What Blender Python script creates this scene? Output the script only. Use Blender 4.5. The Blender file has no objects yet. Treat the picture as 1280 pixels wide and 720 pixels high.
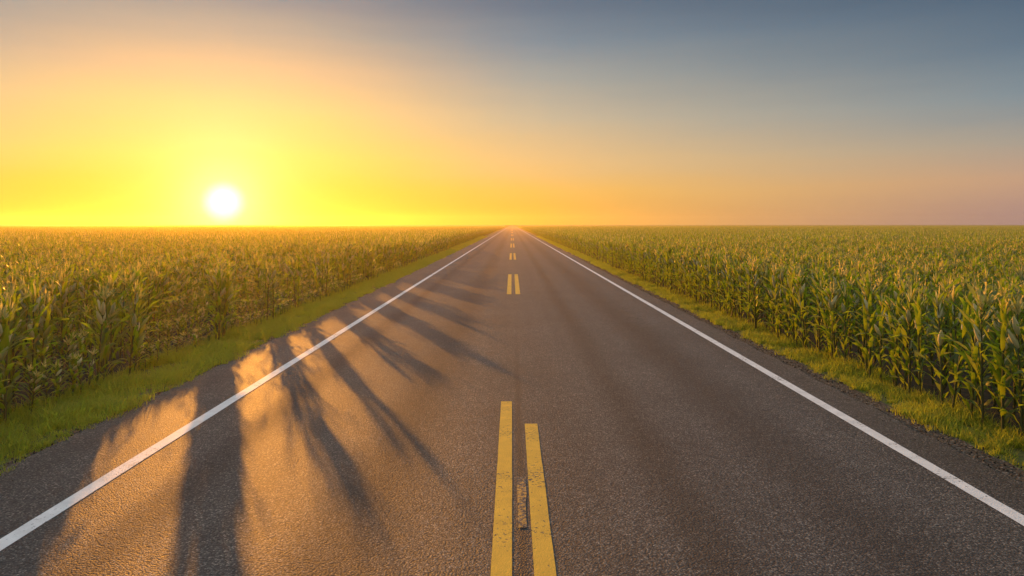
import bpy, math, random, bmesh
import numpy as np
from mathutils import Vector, noise as mnoise
rng=np.random.default_rng(7); random.seed(7)
SC=bpy.context.scene
H=2.2; FPX=853.33
SUN_AZ=math.radians(-22.9)      # left of the road axis (+Y)
SUN_EL_SKY=math.radians(1.75)
SUN_EL=math.radians(6.3)

def s2l(c):
    return tuple(((v/255)/12.92 if v/255<=0.04045 else (((v/255)+0.055)/1.055)**2.4) for v in c)+(1.0,)

# ---------------------------------------------------------------- materials
class NB:
    def __init__(s,mat):
        mat.use_nodes=True; s.t=mat.node_tree; s.t.nodes.clear()
    def n(s,typ,**kw):
        nd=s.t.nodes.new(typ)
        for k,v in kw.items():
            if k.startswith('i_'):
                key=k[2:]; key=int(key) if key.isdigit() else key.replace('_',' ')
                nd.inputs[key].default_value=v
            else: setattr(nd,k,v)
        return nd
    def l(s,a,b): s.t.links.new(a,b)
    def math(s,op,a,b=None,c=None,clamp=False):
        nd=s.t.nodes.new('ShaderNodeMath'); nd.operation=op; nd.use_clamp=clamp
        for i,v in enumerate((a,b,c)):
            if v is None: continue
            if isinstance(v,(int,float)): nd.inputs[i].default_value=v
            else: s.l(v,nd.inputs[i])
        return nd.outputs[0]
    def ramp(s,fac,stops,interp='LINEAR'):
        nd=s.t.nodes.new('ShaderNodeValToRGB'); r=nd.color_ramp; r.interpolation=interp
        while len(r.elements)<len(stops): r.elements.new(0.5)
        for e,(p,c) in zip(r.elements,stops):
            e.position=p; e.color=c if len(c)==4 else tuple(c)+(1,)
        s.l(fac,nd.inputs[0]); return nd.outputs[0]
    def mix(s,fac,a,b,blend='MIX'):
        nd=s.t.nodes.new('ShaderNodeMix'); nd.data_type='RGBA'; nd.blend_type=blend
        if isinstance(fac,(int,float)): nd.inputs[0].default_value=fac
        else: s.l(fac,nd.inputs[0])
        for i,v in ((6,a),(7,b)):
            if isinstance(v,tuple): nd.inputs[i].default_value=v if len(v)==4 else v+(1,)
            else: s.l(v,nd.inputs[i])
        return nd.outputs[2]
    def noise(s,vec,scale,detail=3,rough=0.55):
        nd=s.n('ShaderNodeTexNoise'); nd.inputs['Scale'].default_value=scale
        nd.inputs['Detail'].default_value=detail; nd.inputs['Roughness'].default_value=rough
        if vec is not None: s.l(vec,nd.inputs['Vector'])
        return nd.outputs['Fac']
    def maprange(s,v,a,b,c=0,d=1,smooth=False):
        nd=s.n('ShaderNodeMapRange'); nd.clamp=True
        if smooth: nd.interpolation_type='SMOOTHSTEP'
        s.l(v,nd.inputs[0])
        for i,x in zip((1,2,3,4),(a,b,c,d)): nd.inputs[i].default_value=x
        return nd.outputs[0]
    def scaled(s,vec,sc):
        nd=s.n('ShaderNodeVectorMath',operation='MULTIPLY'); s.l(vec,nd.inputs[0]); nd.inputs[1].default_value=sc
        return nd.outputs[0]

def foliage_mat(name,c1,c2,trans=(0.2,0.25,0.03),tf=0.35,rough=0.5,gloss=0.4):
    m=bpy.data.materials.new(name); b=NB(m)
    oi=b.n('ShaderNodeObjectInfo'); geo=b.n('ShaderNodeNewGeometry')
    rf=b.math('ADD',b.math('MULTIPLY',geo.outputs['Random Per Island'],0.7),b.math('MULTIPLY',oi.outputs['Random'],0.3))
    rf=b.maprange(rf,0.1,0.9,0,1)
    col=b.mix(rf,c1,c2)
    big=b.noise(geo.outputs['Position'],0.12,1)
    k=b.maprange(big,0.3,0.7,0.75,1.25)
    hs=b.n('ShaderNodeHueSaturation'); b.l(k,hs.inputs['Value']); b.l(col,hs.inputs['Color'])
    p=b.n('ShaderNodeBsdfPrincipled',i_Roughness=rough); b.l(hs.outputs[0],p.inputs['Base Color'])
    p.inputs['Specular IOR Level'].default_value=gloss
    t=b.n('ShaderNodeBsdfTranslucent'); t.inputs['Color'].default_value=trans+(1,)
    mx=b.n('ShaderNodeMixShader'); mx.inputs[0].default_value=tf
    b.l(p.outputs[0],mx.inputs[1]); b.l(t.outputs[0],mx.inputs[2])
    o=b.n('ShaderNodeOutputMaterial'); b.l(mx.outputs[0],o.inputs[0])
    return m

M_leaf=foliage_mat('corn_leaf',(0.007,0.026,0.008),(0.055,0.108,0.017),(0.58,0.78,0.03),0.34,0.48,0.4)
M_stalk=foliage_mat('corn_stalk',(0.04,0.06,0.02),(0.09,0.10,0.035),tf=0.05)
M_tassel=foliage_mat('corn_tassel',(0.50,0.44,0.16),(0.85,0.77,0.44),(0.92,0.82,0.22),0.5,0.7,0.2)
M_husk=foliage_mat('corn_husk',(0.32,0.36,0.13),(0.72,0.66,0.38),(0.55,0.6,0.14),0.3,0.6,0.3)
M_grass=foliage_mat('verge_grass_blades',(0.07,0.12,0.015),(0.24,0.25,0.04),(0.65,0.74,0.06),0.48,0.6,0.25)

def soil_mat():
    m=bpy.data.materials.new('soil'); b=NB(m); tc=b.n('ShaderNodeTexCoord')
    f=b.noise(tc.outputs['Object'],3,6,0.65)
    c=b.ramp(f,[(0.3,(0.014,0.013,0.008)),(0.7,(0.03,0.026,0.014))])
    p=b.n('ShaderNodeBsdfPrincipled',i_Roughness=0.95); b.l(c,p.inputs['Base Color'])
    bp=b.n('ShaderNodeBump',i_Strength=0.6,i_Distance=0.05); b.l(f,bp.inputs['Height']); b.l(bp.outputs[0],p.inputs['Normal'])
    o=b.n('ShaderNodeOutputMaterial'); b.l(p.outputs[0],o.inputs[0]); return m
def turf_mat():
    m=bpy.data.materials.new('turf'); b=NB(m); tc=b.n('ShaderNodeTexCoord')
    f=b.noise(tc.outputs['Object'],14,6,0.7); g=b.noise(tc.outputs['Object'],1.1,3)
    c=b.ramp(f,[(0.3,(0.04,0.068,0.012)),(0.55,(0.11,0.135,0.02)),(0.8,(0.19,0.17,0.05))])
    c=b.mix(b.maprange(g,0.5,0.75),c,(0.14,0.11,0.045,1))
    p=b.n('ShaderNodeBsdfPrincipled',i_Roughness=0.95); b.l(c,p.inputs['Base Color'])
    bp=b.n('ShaderNodeBump',i_Strength=0.8,i_Distance=0.04); b.l(f,bp.inputs['Height']); b.l(bp.outputs[0],p.inputs['Normal'])
    o=b.n('ShaderNodeOutputMaterial'); b.l(p.outputs[0],o.inputs[0]); return m
def canopy_mat():
    m=bpy.data.materials.new('corn_canopy'); b=NB(m); tc=b.n('ShaderNodeTexCoord')
    v=b.scaled(tc.outputs['Object'],(1.0,0.12,1.0))
    f=b.noise(v,0.5,6,0.7)
    c=b.ramp(f,[(0.3,(0.04,0.065,0.012)),(0.5,(0.12,0.14,0.03)),(0.7,(0.28,0.27,0.09))])
    p=b.n('ShaderNodeBsdfPrincipled',i_Roughness=0.9); b.l(c,p.inputs['Base Color'])
    o=b.n('ShaderNodeOutputMaterial'); b.l(p.outputs[0],o.inputs[0]); return m

def asphalt_color(b,tc):
    P=tc.outputs['Object']
    sx=b.n('ShaderNodeSeparateXYZ'); b.l(P,sx.inputs[0]); X=sx.outputs[0]
    vo=b.n('ShaderNodeTexVoronoi'); vo.inputs['Scale'].default_value=75; b.l(P,vo.inputs['Vector'])
    vd=vo.outputs['Distance']
    hs=b.n('ShaderNodeSeparateColor'); b.l(vo.outputs['Color'],hs.inputs[0])
    stone=b.ramp(hs.outputs[0],[(0.0,(0.030,0.029,0.027)),(0.6,(0.080,0.075,0.068)),(0.9,(0.155,0.142,0.125)),(1.0,(0.29,0.26,0.22))])
    pit=b.maprange(vd,0.35,0.75,0,1)
    col=b.mix(pit,stone,(0.015,0.014,0.014,1))
    st=b.noise(b.scaled(P,(1.6,0.05,1)),1.0,4,0.6)
    blot=b.noise(P,0.55,4,0.6)
    def band(cx,w):
        d=b.math('ABSOLUTE',b.math('SUBTRACT',X,cx)); return b.maprange(d,0.0,w,1,0,True)
    xj=b.math('ADD',X,b.math('MULTIPLY',b.math('SUBTRACT',b.noise(b.scaled(P,(0,0.08,0)),1,2),0.5),0.25)); X=xj
    dark=band(-2.75,0.35)
    dark=b.math('MAXIMUM',dark,band(-1.15,0.6)); dark=b.math('MAXIMUM',dark,band(1.35,0.35)); dark=b.math('MAXIMUM',dark,band(2.55,0.65))
    dark=b.math('MULTIPLY',dark,b.maprange(st,0.3,0.65,0.35,1.0))
    k=b.math('MULTIPLY',b.maprange(st,0.3,0.7,0.78,1.24),b.maprange(blot,0.3,0.7,0.78,1.22))
    k=b.math('MULTIPLY',k,b.math('SUBTRACT',1.0,b.math('MULTIPLY',dark,0.52)))
    # fine blotchy grain that still reads in the middle distance
    k=b.math('MULTIPLY',k,b.maprange(b.noise(P,5.5,4,0.7),0.3,0.7,0.82,1.2))
    h=b.n('ShaderNodeHueSaturation'); b.l(k,h.inputs['Value']); b.l(col,h.inputs['Color']); col=h.outputs[0]
    rough=b.math('ADD',0.64,b.math('MULTIPLY',dark,0.10))
    hgt=b.math('SUBTRACT',b.math('MULTIPLY',hs.outputs[1],0.35),vd)
    hgt=b.math('ADD',hgt,b.math('MULTIPLY',b.noise(P,9,3),0.6))
    return col,rough,hgt

def asphalt_mat(edge=False):
    m=bpy.data.materials.new('asphalt'); b=NB(m); tc=b.n('ShaderNodeTexCoord')
    col,r,h=asphalt_color(b,tc)
    P=tc.outputs['Object']; sx=b.n('ShaderNodeSeparateXYZ'); b.l(P,sx.inputs[0])
    wv=b.n('ShaderNodeTexVoronoi',feature='DISTANCE_TO_EDGE'); wv.inputs['Scale'].default_value=0.42
    nz=b.n('ShaderNodeTexNoise'); nz.inputs['Scale'].default_value=1.3; nz.inputs['Detail'].default_value=6; b.l(P,nz.inputs['Vector'])
    ad=b.n('ShaderNodeVectorMath',operation='MULTIPLY_ADD'); b.l(nz.outputs['Color'],ad.inputs[0]); ad.inputs[1].default_value=(0.9,0.9,0.9); b.l(P,ad.inputs[2])
    b.l(ad.outputs[0],wv.inputs['Vector'])
    cr=b.maprange(wv.outputs['Distance'],0.0015,0.006,1,0)
    cr=b.math('MULTIPLY',cr,b.maprange(b.noise(P,0.35,3),0.5,0.62,0,0.75))
    xj=b.math('ADD',sx.outputs[0],b.math('MULTIPLY',b.math('SUBTRACT',b.noise(b.scaled(P,(1,1,1)),2.2,5),0.5),0.05))
    seam=b.maprange(b.math('ABSOLUTE',b.math('SUBTRACT',xj,0.075)),0.012,0.06,0.85,0)
    seam=b.math('MULTIPLY',seam,b.maprange(sx.outputs[1],7,14,1,0.12))
    cr=b.math('MAXIMUM',cr,seam)
    col=b.mix(cr,col,(0.012,0.011,0.010,1))
    p=b.n('ShaderNodeBsdfPrincipled'); b.l(col,p.inputs['Base Color']); b.l(r,p.inputs['Roughness'])
    p.inputs['Specular IOR Level'].default_value=0.45
    bp=b.n('ShaderNodeBump',i_Strength=0.8,i_Distance=0.008); b.l(h,bp.inputs['Height']); b.l(bp.outputs[0],p.inputs['Normal'])
    o=b.n('ShaderNodeOutputMaterial'); b.l(p.outputs[0],o.inputs[0]); return m

def paint_mat(name,c,wear):
    m=bpy.data.materials.new(name); b=NB(m); tc=b.n('ShaderNodeTexCoord'); P=tc.outputs['Object']
    col,r,h=asphalt_color(b,tc)
    w=b.noise(P,28,5,0.75); w2=b.noise(P,1.3,3)
    wf=b.math('ADD',w,b.math('MULTIPLY',b.math('SUBTRACT',w2,0.5),0.5))
    wf=b.maprange(wf,wear,wear+0.06,0,1)
    dirt=b.maprange(b.noise(P,6,4),0.3,0.75,0.78,1.05)
    hs=b.n('ShaderNodeHueSaturation'); hs.inputs['Color'].default_value=c+(1,); b.l(dirt,hs.inputs['Value'])
    cc=b.mix(wf,hs.outputs[0],col)
    p=b.n('ShaderNodeBsdfPrincipled',i_Roughness=0.65); b.l(cc,p.inputs['Base Color'])
    bp=b.n('ShaderNodeBump',i_Strength=0.45,i_Distance=0.005); b.l(h,bp.inputs['Height']); b.l(bp.outputs[0],p.inputs['Normal'])
    o=b.n('ShaderNodeOutputMaterial'); b.l(p.outputs[0],o.inputs[0]); return m

def gravel_mat():
    m=bpy.data.materials.new('gravel'); b=NB(m); tc=b.n('ShaderNodeTexCoord'); P=tc.outputs['Object']
    vo=b.n('ShaderNodeTexVoronoi'); vo.inputs['Scale'].default_value=38; b.l(P,vo.inputs['Vector'])
    s=b.n('ShaderNodeSeparateColor'); b.l(vo.outputs['Color'],s.inputs[0])
    c=b.ramp(s.outputs[0],[(0,(0.03,0.027,0.023)),(0.7,(0.10,0.088,0.07)),(1,(0.24,0.21,0.17))])
    c=b.mix(b.maprange(vo.outputs['Distance'],0.3,0.7),c,(0.018,0.016,0.012,1))
    p=b.n('ShaderNodeBsdfPrincipled',i_Roughness=0.9); b.l(c,p.inputs['Base Color'])
    bp=b.n('ShaderNodeBump',i_Strength=0.9,i_Distance=0.015,invert=True); b.l(vo.outputs['Distance'],bp.inputs['Height']); b.l(bp.outputs[0],p.inputs['Normal'])
    o=b.n('ShaderNodeOutputMaterial'); b.l(p.outputs[0],o.inputs[0]); return m

# ---------------------------------------------------------------- helpers
def link(o,parent=None):
    SC.collection.objects.link(o)
    if parent: o.parent=parent
    return o
def mesh_obj(name,V,F,mats,mi=None,smooth=False,do_link=True,parent=None):
    me=bpy.data.meshes.new(name); me.from_pydata([tuple(v) for v in V],[],F)
    for m in mats: me.materials.append(m)
    if mi is not None: me.polygons.foreach_set('material_index',mi)
    if smooth: me.polygons.foreach_set('use_smooth',[True]*len(me.polygons))
    me.update(); o=bpy.data.objects.new(name,me)
    if do_link: link(o,parent)
    return o
def ystations(y0,y1,near=0.12):
    ys=[y0]
    while ys[-1]<y1: ys.append(min(y1,ys[-1]+max(near,(abs(ys[-1]))*0.02)))
    return ys
def strip(name,x0,x1,y0,y1,z,mat,j0=0,j1=0,near=0.12,parent=None,seed=0):
    ys=ystations(y0,y1,near); V=[];F=[]
    def jit(y,a,s): 
        return a*(mnoise.noise(Vector((y*1.3,s,0)))+0.6*mnoise.noise(Vector((y*5.1,s,3)))) if a else 0
    for y in ys:
        V.append((x0+jit(y,j0,seed+1),y,z)); V.append((x1+jit(y,j1,seed+9),y,z))
    for i in range(len(ys)-1): F.append((2*i,2*i+1,2*i+3,2*i+2))
    return mesh_obj(name,V,F,[mat],parent=parent)

def scatter(name,pts,rots,scs,idx,coll,parent=None):
    me=bpy.data.meshes.new(name); n=len(pts)
    me.vertices.add(n); me.vertices.foreach_set('co',np.asarray(pts,dtype=np.float32).ravel())
    a=me.attributes.new('rot','FLOAT_VECTOR','POINT'); a.data.foreach_set('vector',np.asarray(rots,dtype=np.float32).ravel())
    a=me.attributes.new('scl','FLOAT_VECTOR','POINT'); a.data.foreach_set('vector',np.asarray(scs,dtype=np.float32).ravel())
    a=me.attributes.new('idx','INT','POINT'); a.data.foreach_set('value',np.asarray(idx,dtype=np.int32))
    me.update(); o=link(bpy.data.objects.new(name,me),parent)
    ng=bpy.data.node_groups.new(name+'_gn','GeometryNodeTree')
    ng.interface.new_socket('Geometry',in_out='INPUT',socket_type='NodeSocketGeometry')
    ng.interface.new_socket('Geometry',in_out='OUTPUT',socket_type='NodeSocketGeometry')
    N=ng.nodes.new; L=ng.links.new
    gi=N('NodeGroupInput'); go=N('NodeGroupOutput'); ip=N('GeometryNodeInstanceOnPoints'); ci=N('GeometryNodeCollectionInfo')
    ci.inputs['Collection'].default_value=coll; ci.inputs['Separate Children'].default_value=True; ci.inputs['Reset Children'].default_value=True
    def attr(nm,dt):
        x=N('GeometryNodeInputNamedAttribute'); x.data_type=dt; x.inputs['Name'].default_value=nm
        return [s for s in x.outputs if s.enabled][0]
    e=N('FunctionNodeEulerToRotation')
    L(gi.outputs[0],ip.inputs['Points']); L(ci.outputs[0],ip.inputs['Instance'])
    ip.inputs['Pick Instance'].default_value=True
    L(attr('idx','INT'),ip.inputs['Instance Index'])
    L(attr('rot','FLOAT_VECTOR'),e.inputs[0]); L(e.outputs[0],ip.inputs['Rotation'])
    L(attr('scl','FLOAT_VECTOR'),ip.inputs['Scale'])
    L(ip.outputs[0],go.inputs[0])
    md=o.modifiers.new('instances','NODES'); md.node_group=ng
    return o

# ---------------------------------------------------------------- corn plant
def corn_plant(seed,lod=0):
    r=random.Random(seed); V=[];F=[];MI=[]
    hs=r.uniform(1.12,1.25)
    lx,ly=r.uniform(-.05,.05),r.uniform(-.05,.05)
    def axis(z): t=z/1.4; return Vector((lx*t*t,ly*t*t,z))
    k=5 if lod==0 else 3; zs=[0,0.4,0.8,hs]; rad=[.014,.013,.010,.005]
    b0=len(V)
    for z,q in zip(zs,rad):
        c=axis(z)
        for i in range(k):
            a=2*math.pi*i/k; V.append(c+Vector((math.cos(a)*q,math.sin(a)*q,0)))
    for j in range(3):
        for i in range(k):
            F.append((b0+j*k+i,b0+j*k+(i+1)%k,b0+(j+1)*k+(i+1)%k,b0+(j+1)*k+i)); MI.append(1)
    def blade(base,az,L,w,e0,e1,mi,seg,fold=0.25,twist=0):
        b=len(V); p=base.copy(); ds=L/seg
        for s in range(seg+1):
            t=s/seg; e=e0+(e1-e0)*t**1.3
            d=Vector((math.cos(az+twist*t)*math.cos(e),math.sin(az+twist*t)*math.cos(e),math.sin(e)))
            side=Vector((-math.sin(az+twist*t),math.cos(az+twist*t),0)); up=side.cross(d)
            ww=w*0.5*max(0.04,(min(1,0.45+t*2.6))*(1-t**2.4))
            wob=0.012*math.sin(t*9+seed)
            if lod==0:
                V.append(p-side*ww-up*(ww*fold*-1+wob)); V.append(p.copy()); V.append(p+side*ww+up*(ww*fold+wob))
            else:
                V.append(p-side*ww); V.append(p+side*ww)
            p=p+d*ds
        m=3 if lod==0 else 2
        for s in range(seg):
            for q in range(m-1):
                F.append((b+s*m+q,b+s*m+q+1,b+(s+1)*m+q+1,b+(s+1)*m+q)); MI.append(mi)
    nl=15 if lod==0 else 10
    az0=r.uniform(0,6.28)
    for i in range(nl):
        t=i/(nl-1); z=0.10+t*(hs-0.12)
        az=az0+math.pi*i+r.uniform(-.8,.8)
        L=(0.26+0.24*math.sin(math.pi*min(1,0.15+t*0.8)))*r.uniform(.75,1.15)
        e0=math.radians(r.uniform(58,82)); e1=math.radians(r.uniform(-60,30) if t<0.6 else r.uniform(5,72))
        blade(axis(z),az,L,r.uniform(.034,.058)*(1.25 if lod else 1),e0,e1,0,6 if lod==0 else 3,0.3,r.uniform(-.5,.5))
    top=axis(hs)
    nt=11 if lod==0 else 5
    for i in range(nt):
        az=r.uniform(0,6.28); e=math.radians(r.uniform(55,88)) if i else math.radians(88)
        blade(top-Vector((0,0,0.05)),az,r.uniform(.12,.2) if i else .26,.02 if lod==0 else .03,e,e-r.uniform(0,.6),2,3 if lod==0 else 2,0.6)
    for q in range(r.choice((1,2,3))):
        az=r.uniform(0,6.28); z=r.uniform(.6,1.02)
        c=axis(z); d=Vector((math.cos(az)*.45,math.sin(az)*.45,.9)).normalized()
        sd=d.orthogonal().normalized(); s2=d.cross(sd); b=len(V)
        kk=6 if lod==0 else 4; rr=[(0,.012),(.06,.03),(.13,.027),(.2,.008)]
        for dist,q2 in rr:
            for i in range(kk):
                a=2*math.pi*i/kk; V.append(c+d*dist+(sd*math.cos(a)+s2*math.sin(a))*q2)
        for j in range(3):
            for i in range(kk):
                F.append((b+j*kk+i,b+j*kk+(i+1)%kk,b+(j+1)*kk+(i+1)%kk,b+(j+1)*kk+i)); MI.append(3)
    return V,F,MI
CM=[M_leaf,M_stalk,M_tassel,M_husk]
col_corn=bpy.data.collections.new('corn_plants')
for i in range(9):
    V,F,MI=corn_plant(100+i); col_corn.objects.link(mesh_obj('corn_plant_%d'%i,V,F,CM,MI,True,False))
col_patch=bpy.data.collections.new('corn_patches')
PW,PL=3.0,5.0
lods=[corn_plant(300+i,1) for i in range(6)]
for k in range(4):
    V=[];F=[];MI=[]
    r=random.Random(k)
    for row in range(4):
        y=0.1
        while y<PL:
            v,f,m=r.choice(lods); a=r.uniform(0,6.28); s=r.uniform(.86,1.12); ca,sa=math.cos(a)*s,math.sin(a)*s
            ox=-PW/2+0.375+row*0.75+r.uniform(-.05,.05); oy=-PL/2+y; b=len(V)
            V+= [(p[0]*ca-p[1]*sa+ox,p[0]*sa+p[1]*ca+oy,p[2]*s) for p in v]
            F+= [tuple(i+b for i in q) for q in f]; MI+=m
            y+=r.uniform(.2,.32)
    col_patch.objects.link(mesh_obj('corn_patch_%d'%k,V,F,CM,MI,True,False))

XL,XR=-5.6,5.2
NEAR=36.0
fields={}
for side in (-1,1):
    fields[side]=link(bpy.data.objects.new('corn_field',None))
# margin corn shortened along the sun direction to let light streaks onto the road: (across-sun coordinate from, to, reach of the sunlight x)
GAPS=[(-2.1,-1.75,-3.4),(-1.05,-0.35,-4.1),(0.20,0.74,-4.3),(1.12,1.50,-4.2),(1.90,2.50,-4.1),(2.95,3.5,-3.9),(4.2,4.75,-4.0),(5.5,6.3,-3.9),(7.5,8.1,-4.1),(9.3,10.2,-3.9),(12.1,13.0,-4.0),(15.8,17,-4.1),(20,21.2,-4.1)]
TAN=math.tan(SUN_EL); SINA=math.sin(-SUN_AZ)
def hmod(x,y):
    s=1.0+mnoise.noise(Vector((x*0.15,y*0.15,5)))*0.08
    if x<0:
        u=x*math.cos(SUN_AZ)-y*math.sin(SUN_AZ)
        for a,b,xr in GAPS:
            if a-0.13<u<b+0.13:
                allow=(xr-x)/SINA*TAN/1.5
                s=min(s,max(0.2,allow))
    return s
P=[];R=[];S=[];I=[]
def add_rows(side):
    x=XL if side<0 else XR
    n=0
    while abs(x)<48:
        y=max(-6.0,abs(x)*1.0-9)
        while y<NEAR:
            if rng.random()>0.03:
                h=hmod(x,y); s=h*rng.uniform(.9,1.1)
                if h<0.8: s=min(s,h)
                elif side<0 and abs(x)<8: s=max(s,1.0)
                P.append((x+rng.normal(0,.05),y,-0.01)); R.append((rng.normal(0,.05),rng.normal(0,.05),rng.uniform(0,6.28)))
                w=rng.uniform(.95,1.15)*(0.45+0.55*min(1,s)); S.append((w,w,s)); I.append(rng.integers(0,9))
            y+=rng.uniform(.14,.22)
        n+=1
        x+=side*(0.75 if n>1 else 0.6)
def build_side(side):
    P.clear();R.clear();S.clear();I.clear()
    add_rows(side); scatter('corn_plants_near_rows',P,R,S,I,col_corn,fields[side])
build_side(-1); build_side(1)
for side in (-1,1):
    P=[];R=[];S=[];I=[]
    y=NEAR+PL/2
    while y<520:
        xmax=y*0.95+10; x=(XL-PW/2+0.37) if side<0 else (XR+PW/2-0.37)
        while abs(x)<xmax:
            P.append((x,y,-0.01)); R.append((0,0,math.pi*rng.integers(0,2))); 
            s=(1+mnoise.noise(Vector((x*0.15,y*0.15,5)))*0.08)*rng.uniform(.95,1.05)
            S.append((1,1,s)); I.append(rng.integers(0,4)); x+=side*PW
        y+=PL
    scatter('corn_plants_mid_rows',P,R,S,I,col_patch,fields[side])
M_can=canopy_mat()
for side in (-1,1):
    V=[];F=[]
    ys=[505]; 
    while ys[-1]<4200: ys.append(ys[-1]*1.03)
    xs=[0]; 
    while xs[-1]<4200: xs.append(xs[-1]+max(4,xs[-1]*0.06))
    for y in ys:
        for x in xs:
            z=1.30+0.08*mnoise.noise(Vector((x*.13,y*.05,side)))
            V.append(((5.4+x)*side,y,z))
    nx=len(xs)
    for j in range(len(ys)-1):
        for i in range(nx-1): F.append((j*nx+i,j*nx+i+1,(j+1)*nx+i+1,(j+1)*nx+i))
    mesh_obj('distant_canopy',V,F,[M_can],parent=fields[side])

# ---------------------------------------------------------------- ground & road
mesh_obj('ground',[(-5000,-60,-0.03),(5000,-60,-0.03),(5000,4300,-0.03),(-5000,4300,-0.03)],[(0,1,2,3)],[soil_mat()])
M_turf=turf_mat(); M_gr=gravel_mat(); M_as=asphalt_mat()
vL=strip('grass_verge',-5.6,-4.3,-6,4200,-0.022,M_turf,0.1,0.0,parent=None,seed=1)
vR=strip('grass_verge',4.3,5.3,-6,4200,-0.022,M_turf,0.0,0.1,seed=2)
strip('gravel_shoulder',-4.7,-4.2,-6,4200,-0.014,M_gr,0.05,0,seed=3)
strip('gravel_shoulder',4.0,4.62,-6,4200,-0.014,M_gr,0,0.06,seed=4)
road=strip('road',-4.58,4.33,-6,4200,0.0,M_as,0.035,0.05,seed=5)
mw=paint_mat('white_road_paint',(0.78,0.77,0.74),0.60); my=paint_mat('yellow_road_paint',(0.75,0.42,0.03),0.60); myw=paint_mat('worn_yellow_paint',(0.6,0.3,0.05),0.47)
for xc in (-3.51,3.80): strip('edge_line',xc-0.066,xc+0.066,-6,4200,0.004,mw,0.004,0.004,parent=road,seed=xc)
for a,b2 in ((0.5,8.49),):
    strip('centre_line_dash',-0.135,0.0,a,b2,0.004,my,0.003,0.003,near=.05,parent=road,seed=20)
    strip('centre_line_dash',0.14,0.278,a,7.54,0.004,my,0.003,0.003,near=.05,parent=road,seed=21)
zs=[(21.6,30.3),(43,53),(66,80),(96,112),(135,155),(180,210),(250,290),(340,400)]
for a,b2 in zs:
    strip('centre_line_dash',-0.165,-0.02,a,b2,0.004,my,parent=road,seed=22)
    strip('centre_line_dash',0.11,0.26,a,b2,0.004,my,parent=road,seed=23)
strip('worn_paint_remnant',0.045,0.11,4.95,5.95,0.004,myw,0.012,0.012,near=.03,parent=road,seed=30)

col_g=bpy.data.collections.new('grass_tufts')
for k in range(6):
    r=random.Random(900+k); V=[];F=[]
    for i in range(26):
        a=r.uniform(0,6.28); rr=r.uniform(0,.07); p=Vector((math.cos(a)*rr,math.sin(a)*rr,0)); az=r.uniform(0,6.28)
        L=r.uniform(.06,.15); e=math.radians(r.uniform(50,88)); w=r.uniform(.003,.005); b=len(V)
        side=Vector((-math.sin(az),math.cos(az),0))
        for s in range(4):
            t=s/3; V.append(p-side*w*(1-t*.9)); V.append(p+side*w*(1-t*.9))
            d=Vector((math.cos(az)*math.cos(e),math.sin(az)*math.cos(e),math.sin(e))); p=p+d*L/3; e-=r.uniform(.1,.5)
        for s in range(3): F.append((b+2*s,b+2*s+1,b+2*s+3,b+2*s+2))
    col_g.objects.link(mesh_obj('grass_tuft_%d'%k,V,F,[M_grass],None,False,False))
for (xa,xb,vp) in ((-5.8,-4.5,vL),(4.5,5.35,vR)):
    P=[];R=[];S=[];I=[]
    for (y0,y1,den) in ((2,20,150),(20,50,80),(50,130,30)):
        n=int((y1-y0)*(xb-xa)*den)
        for i in range(n):
            x=rng.uniform(xa,xb); y=rng.uniform(y0,y1)
            e=min(abs(x-(-4.5)),abs(x-4.5))
            g=mnoise.noise(Vector((x*1.2,y*1.2,0)))
            if e<0.22 and rng.random()>e/0.22+0.15+g*0.6: continue
            if rng.random()<(-g-0.15)*1.2: continue
            s=rng.uniform(.55,1.2)*(0.75+0.5*min(1,e/0.8))*(1+0.7*g); 
            if y>50: s*=1.3
            P.append((x,y,-0.022)); R.append((0,0,rng.uniform(0,6.28))); S.append((s*1.2,s*1.2,s)); I.append(rng.integers(0,6))
    scatter('grass_tufts',P,R,S,I,col_g,vp)
col_p=bpy.data.collections.new('pebbles')
for k in range(4):
    bm=bmesh.new(); bmesh.ops.create_icosphere(bm,subdivisions=1,radius=0.012)
    for v in bm.verts: v.co*=random.uniform(.7,1.2); v.co.z*=0.6
    me=bpy.data.meshes.new('pebble'); bm.to_mesh(me); bm.free(); me.materials.append(M_gr); o=bpy.data.objects.new('pebble_%d'%k,me); col_p.objects.link(o)
P=[];R=[];S=[];I=[]
for i in range(5200):
    sd=rng.choice((-1,1)); x=4.45+rng.normal(0,.13); y=3+rng.random()**1.5*40; 
    P.append((x*sd if sd>0 else -x-0.12,y,-0.006)); s=rng.uniform(.3,1.3); R.append(tuple(rng.uniform(0,6,3))); S.append((s,s,s)); I.append(rng.integers(0,4))
scatter('loose_gravel',P,R,S,I,col_p)

# ---------------------------------------------------------------- evening ground haze (real volume)
hm=bpy.data.materials.new('haze'); b=NB(hm)
vs=b.n('ShaderNodeVolumeScatter'); vs.inputs['Color'].default_value=(1,0.78,0.25,1); vs.inputs['Density'].default_value=0.0016; vs.inputs['Anisotropy'].default_value=0.70
o=b.n('ShaderNodeOutputMaterial'); b.l(vs.outputs[0],o.inputs['Volume'])
bm=bmesh.new(); bmesh.ops.create_cube(bm,size=1); me=bpy.data.meshes.new('haze'); bm.to_mesh(me); bm.free(); me.materials.append(hm)
ho=link(bpy.data.objects.new('haze',me)); ho.scale=(1400,470,8); ho.location=(0,225,3.6)

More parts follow.
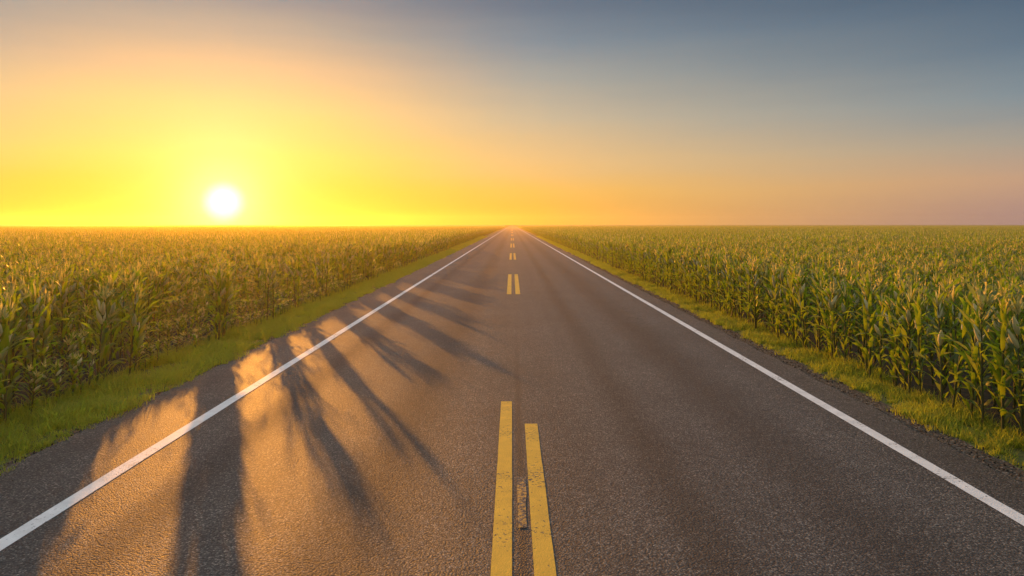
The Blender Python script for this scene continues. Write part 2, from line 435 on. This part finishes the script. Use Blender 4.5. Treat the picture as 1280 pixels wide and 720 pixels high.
# ---------------------------------------------------------------- world
w=bpy.data.worlds.new('World'); SC.world=w; w.use_nodes=True; b=NB(w)
tc=b.n('ShaderNodeTexCoord'); D=b.n('ShaderNodeVectorMath',operation='NORMALIZE'); b.l(tc.outputs['Generated'],D.inputs[0]); D=D.outputs[0]
sx=b.n('ShaderNodeSeparateXYZ'); b.l(D,sx.inputs[0])
DEG=180/math.pi
el=b.math('MULTIPLY',b.math('ARCSINE',sx.outputs[2]),DEG)
nz=b.noise(b.scaled(D,(2.5,2.5,22)),1.0,4,0.55)
el=b.math('ADD',el,b.math('MULTIPLY',b.math('SUBTRACT',nz,0.5),2.0))
elf=b.math('DIVIDE',el,90.0,clamp=True)
flat=b.scaled(D,(1,1,0)); nf=b.n('ShaderNodeVectorMath',operation='NORMALIZE'); b.l(flat,nf.inputs[0])
dt=b.n('ShaderNodeVectorMath',operation='DOT_PRODUCT'); b.l(nf.outputs[0],dt.inputs[0]); dt.inputs[1].default_value=(math.sin(SUN_AZ),math.cos(SUN_AZ),0)
az=b.math('MULTIPLY',b.math('ARCCOSINE',b.math('MINIMUM',dt.outputs['Value'],0.99999)),DEG)
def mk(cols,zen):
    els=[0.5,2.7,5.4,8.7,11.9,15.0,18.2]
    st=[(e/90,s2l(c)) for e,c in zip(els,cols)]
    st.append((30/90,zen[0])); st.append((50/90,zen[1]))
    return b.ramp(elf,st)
Z=((0.28,0.34,0.42,1),(0.80,0.83,0.88,1))  # unseen sky above the frame, brightened beyond natural to light the road
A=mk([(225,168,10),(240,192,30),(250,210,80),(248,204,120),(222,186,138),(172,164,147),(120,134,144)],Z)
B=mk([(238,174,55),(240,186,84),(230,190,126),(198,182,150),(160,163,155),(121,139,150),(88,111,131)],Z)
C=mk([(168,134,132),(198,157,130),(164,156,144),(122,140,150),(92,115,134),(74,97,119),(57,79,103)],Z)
m1=b.mix(b.maprange(az,2,27,0,1,True),A,B); m2=b.mix(b.maprange(az,25,62,0,1,False),m1,C)
sd=Vector((math.sin(SUN_AZ)*math.cos(SUN_EL_SKY),math.cos(SUN_AZ)*math.cos(SUN_EL_SKY),math.sin(SUN_EL_SKY)))
d2=b.n('ShaderNodeVectorMath',operation='DOT_PRODUCT'); b.l(D,d2.inputs[0]); d2.inputs[1].default_value=sd
th=b.math('MULTIPLY',b.math('ARCCOSINE',b.math('MINIMUM',d2.outputs['Value'],0.999999)),DEG)
glow=b.math('EXPONENT',b.math('MULTIPLY',th,-0.40))
g1=b.mix(1.0,m2,b.mix(glow,(0,0,0,1),(0.8,0.85,0.6,1)),'ADD')
disc=b.maprange(th,0.3,1.85,1,0,True)
g2=b.mix(disc,g1,(1.8,1.75,1.3,1))
sky=b.n('ShaderNodeTexSky',sky_type='NISHITA',sun_disc=False,sun_elevation=SUN_EL,sun_rotation=SUN_AZ)
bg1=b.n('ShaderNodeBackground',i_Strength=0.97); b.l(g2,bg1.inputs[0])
bg2=b.n('ShaderNodeBackground',i_Strength=0.005); b.l(sky.outputs[0],bg2.inputs[0])
ad=b.n('ShaderNodeAddShader'); b.l(bg1.outputs[0],ad.inputs[0]); b.l(bg2.outputs[0],ad.inputs[1])
o=b.n('ShaderNodeOutputWorld'); b.l(ad.outputs[0],o.inputs[0])

# ---------------------------------------------------------------- sun lamp
sl=bpy.data.lights.new('sun','SUN'); sl.energy=5.0; sl.angle=math.radians(0.5); sl.color=(1.0,0.37,0.04)
so=link(bpy.data.objects.new('sun',sl))
sdl=Vector((math.sin(SUN_AZ)*math.cos(SUN_EL),math.cos(SUN_AZ)*math.cos(SUN_EL),math.sin(SUN_EL)))
so.rotation_euler=sdl.to_track_quat('Z','Y').to_euler(); so.location=(-20,40,30)

# ---------------------------------------------------------------- camera
cd=bpy.data.cameras.new('camera'); cd.sensor_width=36; cd.lens=24; cd.shift_y=-79/1280; cd.clip_start=0.1; cd.clip_end=9000
co=link(bpy.data.objects.new('camera',cd)); co.location=(0,0,H); co.rotation_euler=(math.radians(90),0,0)
SC.camera=co
SC.view_settings.view_transform='Standard'; SC.view_settings.look='None'; SC.view_settings.exposure=0; SC.view_settings.gamma=1
